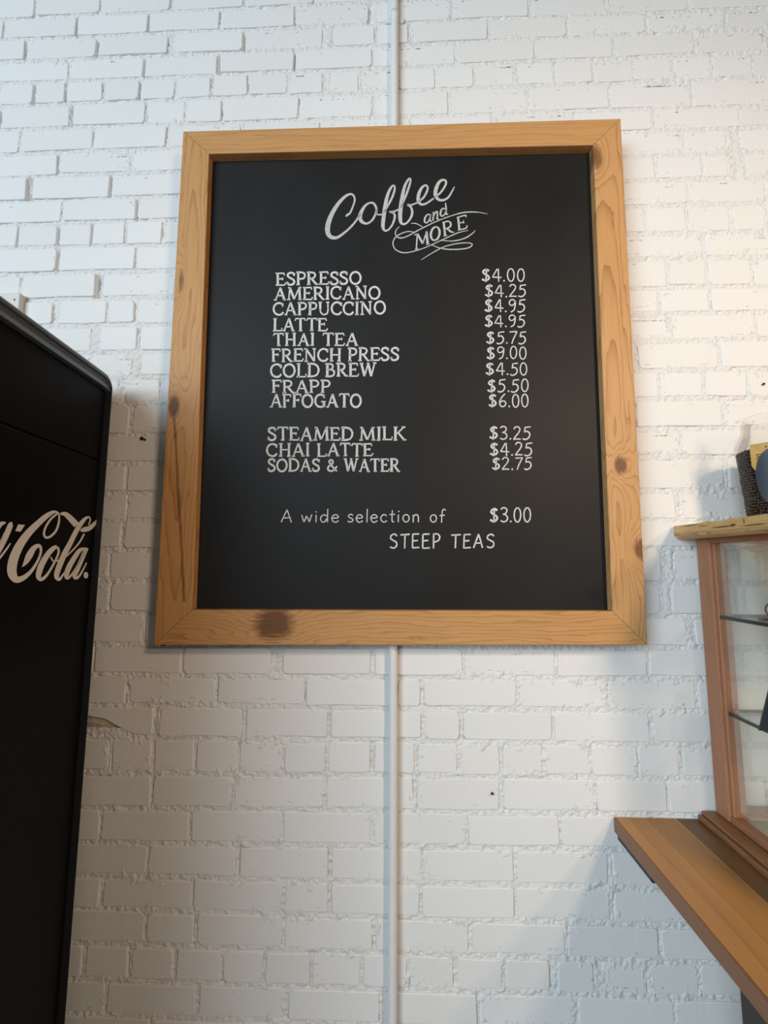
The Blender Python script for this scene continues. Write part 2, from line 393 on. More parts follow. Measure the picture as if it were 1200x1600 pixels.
for q, (n, k, vs, fs, cx, cz, x0, x1) in enumerate(vis):
    if n > 0 and q < 300:
        if k == 27 and x0 < CHIPX < x1:
            # chipped brick: its lower left part has broken away
            P = [(v[0], v[2]) for v in vs[:10]]
            xa, xb = min(p[0] for p in P), max(p[0] for p in P); zlo, zhi = min(p[1] for p in P), max(p[1] for p in P)
            poly = [(xa, zhi-.006), (xa+.004, zhi-.001), (xb-.003, zhi), (xb, zhi-.004), (xb, zlo+.004), (xb-.015, zlo), (xb-.045, zlo+.002), (xb-.085, zlo+.020), (xb-.115, zlo+.036), (xa, zhi-.012)]
            nv = []
            for ins, dep in ((.0025, 0), (0, .003), (0, .016)):
                for x, z in poly: nv.append((x*(1-ins*6), dep-.001, z*(1-ins*20)))
            ch_ = mesh_obj('brick_core', [(xa, .009, zlo), (xb, .009, zlo), (xb, .010, zhi), (xa, .009, zhi), (xa+.05, .0045, zlo+.024), (xb-.11, .0075, zlo+.018), (xa+.02, .005, zlo+.03)], [(0, 1, 5, 4), (1, 2, 5), (5, 2, 6, 4), (2, 3, 6), (3, 0, 4, 6)], M_CHIP, wall)
            ch_.location = (cx, D, cz); ch_['label'] = 'bare grey and tan brick where the face has chipped off'
            vs = nv
        o = mesh_obj('brick', vs, fs, M_BRICK, wall); o.location = (cx, D, cz)
    else:
        b0 = len(rest_v); rest_v += [(v[0]+cx, v[1]+D, v[2]+cz) for v in vs]; rest_f += [tuple(i+b0 for i in f) for f in fs]
if rest_v:
    o = mesh_obj('brickwork', rest_v, rest_f, M_BRICK, wall); o['kind'] = 'stuff'

# small fixings in the wall
M_BLACKM = plain('black_metal', (.012, .012, .013), .45)
def wall_bolt(px, py, r, label, dx=0):
    p = at_y(px, py, D-.004)
    t = empty('wall_screw', (p.x, D, p.z)); tag(t, label, 'screw')
    bm = bmesh.new(); tube_bm(bm, [(0, .004, 0), (0, -.004, 0)], r*.6, 8); bm_obj('shank', bm, M_BLACKM, t, True)
    bm = bmesh.new(); tube_bm(bm, [(0, -.003, 0), (0, -.0055, 0), (0, -.0065, 0)], r, 10); bm_obj('head', bm, M_BLACKM, t)
    if dx:
        bm = bmesh.new(); tube_bm(bm, [(dx, .003, -.003), (dx, -.003, -.003)], r*.7, 8); bm_obj('plug', bm, M_BLACKM, t)
wall_bolt(222, 685, .0042, 'black screw head in the shaded bricks between cooler and menu board', .006)
wall_bolt(769, 1240, .0026, 'tiny black screw in a white brick below the menu board')
wall_bolt(1193, 600, .0026, 'tiny dark screw in the warmly lit bricks above the glass jar')

# white conduit running up the wall behind the board
M_PIPE = plain('white_pipe_paint', (.80, .81, .81), .38, .5, bump=.12, bscale=120)
xp = -.0172*(1.068/D)
t = empty('conduit_pipe', (xp, D-.0155, 0)); tag(t, 'thin white painted conduit running up the wall behind the menu board', 'pipe')
bm = bmesh.new(); tube_bm(bm, [(0, 0, z) for z in np.linspace(.02, 3.85, 24)], .0100, 20); bm_obj('tube', bm, M_PIPE, t, True)
for z in (.35, 2.0, 3.1):
    bm = bmesh.new(); tube_bm(bm, [(0, 0, z-.009), (0, 0, z+.009)], .0116, 20); bm_obj('clip', bm, M_PIPE, t, True)
    box('clip_foot', -.026, .026, .009, .0155, z-.008, z+.008, M_PIPE, t, .001)

# white plate fixed to the wall behind the cooler
a = at_y(31, 457, D-.018)
t = empty('wall_plate', (a.x, D, a.z)); tag(t, 'white painted plate on the bricks behind the cooler top', 'panel')
box('panel', -.34, 0, -.018, .003, -.42, 0, plain('white_plate_paint', (.74, .72, .68), .55, bump=.3, bscale=60), t, .0015)
for x, z in ((-.012, -.02), (-.32, -.02), (-.012, -.4)):
    bm = bmesh.new(); tube_bm(bm, [(x, -.017, z), (x, -.0192, z)], .0022, 8); bm_obj('screw', bm, M_BLACKM, t)

# ------------------------------------------------------------------ menu board
DB, DT = .0570, .0725
OUT = [(286, 205), (970, 185), (1012, 1008), (240, 1008)]
INN = [(326.5, 240), (927, 226), (957, 955), (300, 953)]
pt = at_y(628, 195, D-DT); pb = at_y(628, 1008, D-DB)
vup = (pt-pb).normalized(); BN = Vector((1, 0, 0)).cross(vup).normalized()      # normal towards the wall
if BN.y < 0: BN = -BN
bo = empty('menu_board', (pb.x, pb.y, pb.z)); tag(bo, 'large black chalkboard menu in a knotty pine frame on the brick wall', 'menu board')
ORG = Vector(bo.location)
def fr(px, py): return at_plane(px, py, pb, BN)-ORG
O4 = [fr(*p) for p in OUT]; I4 = [fr(*p) for p in INN]
TH = .0300; REC = .0235
LW = (.59, .32, .125); DW = (.33, .14, .045)
def loc(px, py):
    q = fr(px, py); return q.x, q.z
kl = lambda px, py, s, d, el=1.3: (loc(px, py)[1], loc(px, py)[0], s, d, el)
kh = lambda px, py, s, d, el=1.3: (loc(px, py)[0], loc(px, py)[1], s, d, el)
xl = loc(300, 330)[0]; xr = loc(965, 640)[0]
mats = [wood('pine_top', 0, 2, LW, DW, [], v0=loc(600, 300)[1], l0=0, seed=3.1, freq=62, flat=.02, linew=.45),
        wood('pine_right', 2, 0, (.60, .335, .14), DW, [kl(970, 727, .0135, .85, 1.4), kl(1003, 858, .016, .8, 1.4), kl(932, 245, .013, .7, 2.2)], v0=xr-.006, l0=loc(965, 900)[1], seed=7.7, freq=105, flat=.05, linew=.78),
        wood('pine_bottom', 0, 2, LW, DW, [kh(428, 975, .034, .88, 1.2)], v0=loc(600, 1075)[1], l0=loc(760, 990)[0], seed=1.4, freq=92, flat=.035, linew=.72),
        wood('pine_left', 2, 0, LW, DW, [kl(272, 635, .013, .9, 2.0), kl(283, 440, .006, .6, 4.5)], v0=xl, l0=loc(290, 470)[1], seed=5.2, freq=105, flat=.052, linew=.72,
             streaks=[(loc(272, 640)[1], loc(272, 640)[0], loc(290, 940)[1], loc(288, 940)[0], .0050, .85)])]
LBL = ['upper rail of the pine frame', 'right stile of the pine frame with a dark round knot', 'lower rail of the pine frame with a large dark knot', 'left stile of the pine frame with a long dark streak']
GAP = .0005
for i in range(4):
    j = (i+1) % 4
    q = [O4[i], O4[j], I4[j], I4[i]]
    e = (q[1]-q[0]).normalized()*GAP
    q = [q[0]+e, q[1]-e, q[2]-e, q[3]+e]
    bm = bmesh.new()
    A = [bm.verts.new(p) for p in q]; B = [bm.verts.new(p+BN*TH) for p in q]
    bm.faces.new(A); bm.faces.new(B[::-1])
    for a_ in range(4): bm.faces.new((A[a_], B[a_], B[(a_+1) % 4], A[(a_+1) % 4]))
    bmesh.ops.recalc_face_normals(bm, faces=bm.faces)
    ed = [x for x in bm.edges if {x.verts[0], x.verts[1]} in ({A[0], A[1]}, {A[2], A[3]})]
    bmesh.ops.bevel(bm, geom=ed, offset=.0022, segments=3, profile=.5, affect='EDGES')
    o = bm_obj('frame_board', bm, mats[i], bo); o['label'] = LBL[i]
# chalk panel
def panel_mat():
    t = NT('black_chalkboard'); v = t.obj()
    sm = t.noise(t.mapv(v, (0, 0, 0), (1, 1, .6)), 5, 5, .6)
    c = t.mix(t.math('MULTIPLY', t.math('SUBTRACT', sm, .35, clamp=True), .8), (.0105, .0105, .011, 1), (.025, .025, .025, 1))
    sp_ = t.math('GREATER_THAN', t.noise(v, 130, 2), .80)
    c = t.mix(t.math('MULTIPLY', sp_, .12), c, (.2, .2, .2, 1))
    t.bsdf(c, t.math('MULTIPLY_ADD', sm, .12, .46), t.bump(t.noise(v, 900, 2), .12, .0004), .22); return t.m
cen = (I4[0]+I4[1]+I4[2]+I4[3])/4
pp = [c_+(c_-cen)*.03+BN*REC for c_ in I4]
pan = mesh_obj('chalk_panel', pp+[p+BN*.006 for p in pp], [(0, 1, 2, 3), (7, 6, 5, 4), (0, 4, 5, 1), (1, 5, 6, 2), (2, 6, 7, 3), (3, 7, 4, 0)], panel_mat(), bo)
for px in (262, 990):
    p = fr(px, 990)+BN*(TH-.001); bm = bmesh.new(); tube_bm(bm, [p, p+BN*.020], .008, 10); bm_obj('felt_bumper', bm, M_BLACKM, bo)
p = fr(243, 1007)+BN*(TH*.8); box('hanger_clip', p.x, p.x+.009, p.y, p.y+.008, p.z-.008, p.z+.004, M_BLACKM, bo)

# ---- chalk lettering
def chalk_mat(name, col, streak):
    t = NT(name); v = t.obj()
    n1 = t.noise(t.mapv(v, (0, 0, 0), (1, 1, 1)), 420, 3, .7); n2 = t.noise(v, 900, 2)
    f = t.math('MULTIPLY', t.math('SUBTRACT', t.math('ADD', t.math('MULTIPLY', n1, .7), t.math('MULTIPLY', n2, .3)), .40), 5.0, clamp=True)
    c = t.mix(t.math('MULTIPLY_ADD', f, 1-streak, streak), (.07, .07, .07, 1), (*col, 1))
    t.bsdf(c, .9, None, .1); return t.m
M_CHALK = chalk_mat('white_chalk', (.74, .74, .73), .62)
M_CHALK2 = chalk_mat('soft_white_chalk', (.66, .66, .66), .45)
CP = pb+BN*(REC-.0006)
def cm(pts, n=6):                                         # Catmull-Rom through (x, y, w)
    if len(pts) < 3: return pts
    P = [pts[0]]+list(pts)+[pts[-1]]; out = []
    for i in range(1, len(P)-2):
        a, b, c, d = P[i-1:i+3]
        for s in range(n):
            u = s/n
            out.append(tuple(.5*((2*b[q])+(-a[q]+c[q])*u+(2*a[q]-5*b[q]+4*c[q]-d[q])*u*u+(-a[q]+3*b[q]-3*c[q]+d[q])*u**3) for q in range(3)))
    out.append(tuple(pts[-1])); return out
def strip(pts, V, Fc):
    """flat brush stroke in pixel space; pts are (x, y, width)"""
    b0 = len(V); n = len(pts)
    for i in range(n):
        p, q = pts[max(i-1, 0)], pts[min(i+1, n-1)]
        dx, dy = q[0]-p[0], q[1]-p[1]; l = math.hypot(dx, dy) or 1
        nx, ny = -dy/l, dx/l; hw = max(pts[i][2], .1)/2
        V.append((pts[i][0]+nx*hw, pts[i][1]+ny*hw)); V.append((pts[i][0]-nx*hw, pts[i][1]-ny*hw))
    for i in range(n-1): Fc.append((b0+2*i, b0+2*i+1, b0+2*i+3, b0+2*i+2))
def chalk(name, V, Fc, mat, label, mapper=None, parent=None):
    mapper = mapper or (lambda x, y: at_plane(x, y, CP, BN)-ORG)
    o = mesh_obj(name, [mapper(x, y) for x, y in V], Fc, mat, parent or pan); o['label'] = label; return o

def arc(cx, cy_, rx, ry, a0, a1, n=18):
    return [(cx+rx*math.cos(math.radians(a0+(a1-a0)*i/n)), cy_+ry*math.sin(math.radians(a0+(a1-a0)*i/n))) for i in range(n+1)]
T, t_ = .165, .105
def C(*p): return ('c',)+p
# serif capitals: glyph -> (width, [(thickness, points...)])
def sf(x, y, a=.11, b=.11): return (t_, [(x-a, y), (x+b, y)])
G = {
'E': (.66, [(T, [(.14, 0), (.14, 1)]), (t_, [(.02, .97), (.56, .97), (.58, .80)]), (t_, [(.14, .53), (.44, .53)]), (t_, [(.44, .43), (.44, .63)]), (t_, [(.02, .03), (.58, .03), (.64, .22)])]),
'F': (.62, [(T, [(.14, 0), (.14, 1)]), (t_, [(.02, .97), (.56, .97), (.58, .78)]), (t_, [(.14, .53), (.42, .53)]), (t_, [(.42, .43), (.42, .63)]), sf(.14, .02)]),
'L': (.62, [(T, [(.14, 0), (.14, 1)]), sf(.14, .98), (t_, [(.02, .03), (.56, .03), (.61, .24)])]),
'I': (.32, [(T, [(.15, 0), (.15, 1)]), sf(.15, .98), sf(.15, .02)]),
'T': (.70, [(T, [(.35, 0), (.35, 1)]), (t_, [(.03, .80), (.05, .97), (.65, .97), (.67, .80)]), sf(.35, .02)]),
'H': (.82, [(T, [(.15, 0), (.15, 1)]), (T, [(.65, 0), (.65, 1)]), (t_, [(.15, .5), (.65, .5)]), sf(.15, .98), sf(.15, .02), sf(.65, .98), sf(.65, .02)]),
'N': (.84, [(t_, [(.15, 0), (.15, 1)]), (T, [(.14, .98), (.67, .02)]), (t_, [(.67, 0), (.67, 1)]), sf(.12, .98, .1, .06), sf(.15, .02), sf(.67, .98)]),
'M': (1.0, [(t_, [(.13, 0), (.19, 1)]), (T, [(.19, .98), (.49, .06)]), (t_, [(.49, .06), (.80, .98)]), (T, [(.80, 1), (.86, 0)]), sf(.17, .98, .1, .04), sf(.13, .02), sf(.86, .02), sf(.84, .98, .04, .1)]),
'A': (.80, [(t_, [(.10, 0), (.40, 1)]), (T, [(.39, 1), (.68, 0)]), (t_, [(.20, .35), (.56, .35)]), sf(.09, .02, .09, .1), sf(.68, .02, .1, .11)]),
'W': (1.08, [(T, [(.12, 1), (.33, 0)]), (t_, [(.33, 0), (.54, .9)]), (T, [(.54, .95), (.74, 0)]), (t_, [(.74, 0), (.96, 1)]), sf(.12, .98), sf(.54, .97, .08, .08), sf(.96, .98)]),
'U': (.80, [(T, [(.15, 1), (.15, .45)]), (t_, C((.15, .5), (.17, .22), (.30, .05), (.45, .03), (.60, .14), (.65, .40), (.65, .6))), (t_, [(.65, .55), (.65, 1)]), sf(.15, .98), sf(.65, .98)]),
'O': (.80, [(T*.88, C(*arc(.40, .5, .33, .47, 100, 460, 14)))]),
'C': (.74, [(T*.85, C((.66, .74), (.58, .91), (.40, .97), (.20, .88), (.08, .66), (.07, .38), (.18, .13), (.38, .03), (.56, .07), (.68, .24))), (t_, [(.66, .68), (.67, .95)])]),
'G': (.80, [(T*.85, C((.66, .76), (.58, .91), (.40, .97), (.20, .88), (.08, .66), (.07, .38), (.18, .13), (.38, .03), (.56, .06), (.66, .16))), (T, [(.66, .02), (.66, .42)]), (t_, [(.46, .42), (.76, .42)]), (t_, [(.66, .7), (.67, .95)])]),
'S': (.58, [(T*.88, C((.49, .78), (.43, .93), (.28, .97), (.12, .88), (.10, .70), (.26, .55), (.44, .42), (.50, .24), (.42, .08), (.26, .03), (.11, .08), (.06, .24))), (t_, [(.49, .72), (.50, .95)]), (t_, [(.06, .28), (.055, .05)])]),
'P': (.64, [(T, [(.14, 0), (.14, 1)]), (t_*1.25, C((.02, .97), (.32, .97), (.50, .90), (.56, .72), (.49, .53), (.32, .46), (.14, .46))), sf(.14, .02)]),
'R': (.74, [(T, [(.14, 0), (.14, 1)]), (t_*1.25, C((.02, .97), (.32, .97), (.49, .90), (.54, .73), (.47, .56), (.32, .49), (.14, .49))), (T*.9, [(.30, .49), (.62, .02)]), (t_, [(.58, .02), (.74, .02)]), sf(.14, .02)]),
'B': (.66, [(T, [(.14, 0), (.14, 1)]), (t_*1.2, C((.02, .97), (.30, .97), (.45, .91), (.49, .76), (.43, .60), (.30, .54), (.14, .54))), (t_*1.2, C((.14, .54), (.34, .54), (.52, .46), (.57, .28), (.50, .10), (.34, .03), (.02, .03)))]),
'D': (.80, [(T, [(.15, 0), (.15, 1)]), (t_*1.3, C((.02, .97), (.32, .97), (.55, .88), (.69, .66), (.70, .38), (.58, .13), (.34, .03), (.02, .03)))]),
'K': (.78, [(T, [(.14, 0), (.14, 1)]), (t_, [(.62, .98), (.18, .46)]), (T*.9, [(.30, .58), (.66, .02)]), sf(.14, .98), sf(.14, .02), sf(.62, .98), sf(.68, .02)]),
'&': (.84, [(t_*1.3, C((.78, .44), (.66, .22), (.46, .05), (.24, .03), (.08, .18), (.12, .40), (.34, .56), (.47, .74), (.42, .93), (.28, .97), (.18, .84), (.26, .64), (.48, .34), (.68, .08), (.80, .03)))]),
}
h_ = .105
SANS = {
'0': (.60, [(h_, C(*arc(.28, .5, .22, .49, 95, 455, 14)))]),
'2': (.58, [(h_, C((.06, .80), (.16, .96), (.34, .97), (.46, .82), (.40, .58), (.20, .28), (.04, .03), (.20, .05), (.52, .04)))]),
'3': (.58, [(h_, C((.06, .86), (.20, .98), (.40, .94), (.46, .76), (.36, .58), (.20, .53), (.38, .48), (.50, .30), (.42, .08), (.22, .01), (.04, .10)))]),
'4': (.66, [(h_, [(.36, .98), (.03, .33)]), (h_, [(.02, .33), (.62, .30)]), (h_, [(.42, .98), (.44, -.02)])]),
'5': (.60, [(h_, [(.56, .97), (.20, .92)]), (h_, [(.20, .95), (.14, .58)]), (h_*1.1, C((.13, .57), (.30, .63), (.46, .52), (.50, .30), (.38, .08), (.18, .0), (.02, .07)))]),
'6': (.62, [(h_, C((.46, 1.0), (.24, .74), (.10, .44), (.10, .18), (.24, .02), (.42, .06), (.52, .24), (.44, .42), (.26, .44), (.10, .30)))]),
'7': (.58, [(h_, [(.03, .93), (.54, .97)]), (h_, C((.54, .97), (.38, .60), (.26, .30), (.18, .0)))]),
'9': (.58, [(h_, C((.46, .86), (.30, .98), (.12, .90), (.06, .70), (.16, .54), (.34, .56), (.47, .76), (.50, .86), (.47, .50), (.38, .16), (.16, .0)))]),
'.': (.22, [(.13, [(.04, .05), (.15, .05)])]),
'$': (.66, [(h_*1.5, C((.52, .80), (.40, .90), (.20, .86), (.12, .70), (.26, .55), (.44, .44), (.52, .28), (.42, .12), (.20, .08), (.04, .18))), (h_*1.15, [(.33, 1.0), (.28, -.04)])]),
'A': (.78, [(h_, [(.03, .0), (.40, 1)]), (h_, [(.40, 1), (.66, .0)]), (h_, [(.16, .34), (.62, .36)])]),
'S': (.66, [(h_, C((.56, .84), (.40, .98), (.16, .90), (.10, .68), (.30, .54), (.52, .40), (.52, .14), (.30, .01), (.06, .10)))]),
'T': (.72, [(h_, [(.02, .95), (.70, .99)]), (h_, [(.36, .97), (.34, .0)])]),
'E': (.64, [(h_, [(.10, 1), (.08, 0)]), (h_, [(.10, .98), (.56, .99)]), (h_, [(.09, .52), (.48, .55)]), (h_, [(.08, .02), (.58, .05)])]),
'P': (.64, [(h_, [(.10, 1), (.09, -.02)]), (h_, C((.10, .98), (.36, 1.0), (.54, .84), (.50, .60), (.30, .46), (.10, .46)))]),
'w': (.80, [(h_, [(.02, .58), (.18, .02)]), (h_, [(.18, .02), (.36, .5)]), (h_, [(.36, .5), (.54, .02)]), (h_, [(.54, .02), (.72, .60)])]),
'i': (.26, [(h_, [(.10, .58), (.09, .0)]), (h_, [(.11, .78), (.12, .88)])]),
'd': (.66, [(h_, C((.48, .48), (.32, .58), (.12, .48), (.05, .24), (.16, .03), (.34, .06), (.48, .30))), (h_, [(.54, 1.05), (.50, .0)])]),
'e': (.60, [(h_, C((.06, .32), (.46, .36), (.44, .52), (.28, .60), (.10, .48), (.05, .24), (.18, .03), (.36, .02), (.50, .14)))]),
's': (.50, [(h_, C((.40, .50), (.28, .60), (.12, .54), (.10, .40), (.26, .30), (.40, .20), (.36, .05), (.20, .0), (.04, .07)))]),
'l': (.24, [(h_, [(.12, 1.05), (.09, .0)])]),
'c': (.54, [(h_, C((.46, .48), (.30, .60), (.12, .48), (.05, .26), (.16, .05), (.32, .01), (.48, .12)))]),
't': (.46, [(h_, C((.20, .92), (.18, .40), (.20, .08), (.34, .02))), (h_, [(.02, .60), (.40, .62)])]),
'o': (.60, [(h_, C(*arc(.27, .30, .22, .29, 95, 455, 10)))]),
'n': (.60, [(h_, [(.08, .58), (.08, .0)]), (h_, C((.08, .36), (.22, .55), (.36, .58), (.46, .44), (.46, .0)))]),
'f': (.50, [(h_, C((.46, .94), (.34, 1.04), (.22, .92), (.19, .5), (.17, .0))), (h_, [(.02, .52), (.40, .56)])]),
}
def text_line(txt, x0, x1, yt0, yb0, yt1, yb1, font, mat, label, gap=.03, jit=.012, wt=1.0):
    adv = [0]
    for ch in txt: adv.append(adv[-1]+font[ch][0]+gap)
    tot = adv[-1]-gap; V, Fc = [], []
    for ch, a in zip(txt, adv):
        gw, strokes = font[ch]; dj = random.uniform(-.02, .02); dr = random.uniform(-.018, .018)
        for th, pts in strokes:
            if pts and pts[0] == 'c': P = [(x, y, 1) for x, y in pts[1:]]; P = cm(P, 4)
            else: P = [(x, y, 1) for x, y in pts]
            jx, jy = random.uniform(-jit, jit), random.uniform(-jit, jit)
            Q = []
            for x, y, _ in P:
                u = (a+x+jx+dr*y)/tot; yy = y+jy+dj
                X = x0+(x1-x0)*u
                top = yt0+(yt1-yt0)*u; bot = yb0+(yb1-yb0)*u
                Q.append((X, bot+(top-bot)*yy, th*(bot-top)*wt*random.uniform(.92, 1.1)))
            strip(Q, V, Fc)
    return V, Fc
def words(name, parts, font, mat, label, **kw):
    for p in parts:
        V, Fc = text_line(*p, font, mat, label, **kw); chalk(name, V, Fc, mat, label+' '+p[0])
SER = [
 [('ESPRESSO', 430.5, 565, 426, 446, 424, 444)], [('AMERICANO', 428, 595, 449, 468.5, 447, 467)], [('CAPPUCCINO', 426, 603, 473, 492.5, 470.5, 491)],
 [('LATTE', 426, 512, 497.5, 517, 497, 517)], [('THAI', 427, 492, 521, 540.5, 520.5, 540), ('TEA', 504, 560, 520.5, 540, 520, 540)],
 [('FRENCH', 424, 534, 545, 565, 544, 564), ('PRESS', 543, 624, 543.5, 564, 543, 563.5)], [('COLD', 422, 500, 568.5, 589.5, 568, 589), ('BREW', 508, 588.5, 568, 588.5, 567, 588)],
 [('FRAPP', 424, 517, 594, 613.5, 594, 613.5)], [('AFFOGATO', 422, 565, 616, 636, 615.5, 636.5)],
 [('STEAMED', 418, 552.5, 667.6, 688.3, 667.5, 688), ('MILK', 561, 634.5, 667.5, 688, 667, 687.5)], [('CHAI', 416, 485, 693, 713, 693, 713), ('LATTE', 495, 583, 693, 713, 692.5, 712)],
 [('SODAS', 418, 500.5, 717, 737, 717, 736.5), ('&', 511, 527.6, 718, 736.5, 718, 736), ('WATER', 537, 625, 717, 736.5, 716.5, 737)]]
for parts in SER:
    words('menu_lettering', parts, G, M_CHALK, 'white chalk capitals reading', wt=1.06)
PRI = [('$4.00', 752.5, 821, 420, 440), ('$4.25', 757, 823, 444.5, 464), ('$4.95', 757, 821.5, 467.5, 487.5), ('$4.95', 757, 821.5, 492, 511), ('$5.75', 759.4, 823, 517.5, 537),
 ('$9.00', 760, 824, 541.5, 561), ('$4.50', 758.5, 825.5, 566.5, 586), ('$5.50', 761, 827, 592.5, 612.5), ('$6.00', 763, 827, 615.5, 636), ('$3.25', 764, 830, 666, 686.5), ('$4.25', 765, 833, 691.5, 712), ('$2.75', 768, 832, 714.5, 734), ('$3.00', 765, 831, 793, 815.6)]
for s_, x0, x1, a_, b_ in PRI:
    words('price_lettering', [(s_, x0, x1, a_, b_, a_, b_)], SANS, M_CHALK, 'white chalk price reading', gap=.05, wt=.9)
words('menu_lettering', [('A', 438.5, 458.5, 796, 816, 796, 816), ('wide', 471, 531, 796, 816, 796, 816), ('selection', 542.5, 657, 796, 816, 796, 816), ('of', 671.5, 697, 796, 816, 796, 816)], SANS, M_CHALK, 'thin white handwriting reading', gap=.10, wt=.85)
words('menu_lettering', [('STEEP', 608, 689, 834.5, 857, 834, 856.5), ('TEAS', 704, 774, 834.5, 856.5, 834.5, 856)], SANS, M_CHALK, 'white handwritten capitals reading', gap=.12, wt=1.0)
# heading, traced strokes in crop pixels (4x, from 480,260)
def traced(name, strokes, mat, label, s=4.0, ox=480, oy=260, n=7, mapper=None, parent=None):
    V, Fc = [], []
    for st in strokes: strip([(ox+x/s, oy+y/s, w_/s) for x, y, w_ in cm(st, n)], V, Fc)
    return chalk(name, V, Fc, mat, label, mapper, parent)
traced('heading_lettering', [
 [(240,312,8),(252,303,14),(268,290,12),(285,252,11),(297,212,11),(290,183,12),(270,173,13),(240,186,17),(203,222,21),(168,272,25),(142,326,29),(128,376,31),(130,418,29),(150,442,24),(185,445,18),(225,420,14),(268,383,13),(305,340,12),(335,292,11)],
 [(432,300,10),(432,262,14),(416,232,13),(392,228,12),(362,246,15),(338,285,22),(330,318,25),(342,346,20),(372,357,13),(402,340,13),(424,305,13),(434,268,12)],
 [(425,296,9),(450,302,9),(474,298,9)],
 [(470,300,9),(500,252,12),(528,200,14),(545,152,13),(546,124,11),(533,122,12),(513,152,17),(497,200,21),(485,262,24),(477,325,24),(473,375,22),(484,400,14),(507,396,11),(533,362,12),(547,318,14),(540,292,12),(515,284,10),(540,282,10),(565,272,10),(586,258,10)],
 [(580,265,9),(602,218,12),(626,158,14),(644,100,12),(643,76,11),(627,88,13),(607,132,18),(594,192,23),(584,262,25),(581,322,24),(590,356,16),(615,358,12),(641,332,13),(656,295,15),(650,258,13),(628,240,11),(650,241,10),(690,226,10)],
 [(690,225,9),(722,200,12),(744,166,13),(753,132,12),(740,118,12),(716,134,16),(698,172,21),(694,212,21),(712,237,15),(745,231,12),(790,200,10)],
 [(795,195,9),(832,165,12),(860,125,13),(868,96,13),(852,84,13),(826,97,18),(806,138,23),(802,180,23),(820,206,17),(850,211,14),(882,193,12),(905,156,10),(921,126,5)]], M_CHALK2, 'large white chalk script reading Coffee')
traced('heading_lettering', [
 [(768,302,7),(752,301,8),(737,320,11),(734,345,11),(748,352,8),(762,335,8),(770,304,9)], [(771,300,9),(767,335,10),(778,346,7)],
 [(784,292,6),(790,290,9),(786,340,10)], [(788,318,6),(800,290,8),(812,283,10),(814,305,10),(812,328,9),(824,328,6)],
 [(868,272,6),(850,262,8),(836,278,11),(834,304,11),(848,310,8),(862,292,8),(868,268,8)], [(864,228,7),(868,262,10),(868,298,10),(881,296,6)]], M_CHALK2, 'small white chalk word reading and')
traced('heading_lettering', [
 [(688,424,8),(682,516,9)], [(670,428,7),(694,422,7)], [(674,518,7),(694,514,7)], [(690,424,13),(722,482,13)], [(722,482,8),(747,405,8)], [(745,408,15),(753,484,15)], [(744,488,7),(764,482,7)],
 arc(800, 420, 27, 42, 80, 440, 16) and [(x-(y-420)*.12, y, 9+5*abs(math.cos(math.radians(i*22.5+80)))) for i, (x, y) in enumerate(arc(800, 420, 27, 42, 80, 440, 16))],
 [(853,350,13),(862,432,13)], [(845,352,7),(880,343,9),(897,356,11),(892,378,10),(864,390,8)], [(874,388,11),(898,408,10),(918,412,6)], [(852,436,7),(874,430,7)],
 [(943,318,13),(951,394,13)], [(934,320,7),(988,306,8),(991,318,7)], [(948,356,7),(976,348,7)], [(976,338,6),(979,358,6)], [(942,398,7),(992,386,8),(999,368,7)]], M_CHALK2, 'white chalk capitals reading MORE')
traced('chalk_flourish', [
 [(648,357,3),(680,357,6),(722,379,4)],
 [(577,376,3),(556,398,6),(553,428,7),(578,447,8),(622,438,7),(700,396,7),(800,347,6),(900,309,6),(980,288,8),(1060,286,6),(1128,297,2)],
 [(670,411,4),(630,407,6),(582,422,7),(548,448,7),(536,484,7),(553,520,7),(600,539,7),(660,532,6),(740,506,6),(840,461,6),(940,416,6),(1008,399,3)],
 [(843,463,4),(910,466,6),(980,451,7),(1030,421,6),(1051,398,3)],
 [(778,491,4),(840,513,6),(920,519,7),(1000,511,7),(1031,491,7),(1010,478,6),(940,482,6),(860,501,6),(790,536,6),(712,584,3)]], M_CHALK2, 'thin white chalk swirls around the heading', n=8)

# ------------------------------------------------------------------ drinks cooler on the left
rv = ray(566, 879); fd = Vector((rv.x, rv.y, 0)).normalized(); fn = Vector((fd.y, -fd.x, 0))
bk = at_y(174, 640, 1.035)
rz = math.atan2(-fd.x, fd.y)
co = empty('drinks_cooler', (bk.x, bk.y, 0), rz); tag(co, 'tall black drinks cooler with cream script lettering on its side', 'cooler')
ZT = at_plane(165, 580, bk, fn).z
M_FR = plain('black_cooler_paint', (.003, .003, .004), .5, .12, bump=.08, bscale=500)
M_TRIM = plain('reflection_tinted_trim', (.105, .125, .150), .34, .6, bump=.1, bscale=500)  # base colour lightened to blue-grey in place of the wall's reflection
WD, DP = .66, .72; PX = -.012
box('body', -WD, PX-.004, -DP+.04, -.004, .08, ZT-.012, M_FR, co, .01)
box('door', -WD+.004, -.006, -DP-.02, -DP+.036, .14, ZT-.02, M_FR, co, .01)
box('door_handle', -.075, -.05, -DP-.06, -DP-.021, .95, 1.45, M_TRIM, co, .006)
box('plinth', -WD+.03, -.03, -DP+.06, -.03, 0, .079, M_TRIM, co, .004)
SEAM = at_plane(80, 687, bk, fn).z
def side_panel(z0, z1):
    return box('side_panel', PX-.006, PX, -DP+.05, -.0085, z0, z1, M_FR, co, .0015)
side_panel(SEAM+.002, ZT-.03); side_panel(.10, SEAM-.002)
prof = [(.0, -.05), (.0, -.012), (.0015, -.005), (.005, -.001), (.009, 0), (.0125, -.001), (.014, -.007), (.0170, -.0085), (.0185, -.0075), (.034, -.0015), (.0365, -.0015), (.038, -.0135)]
RC = .034
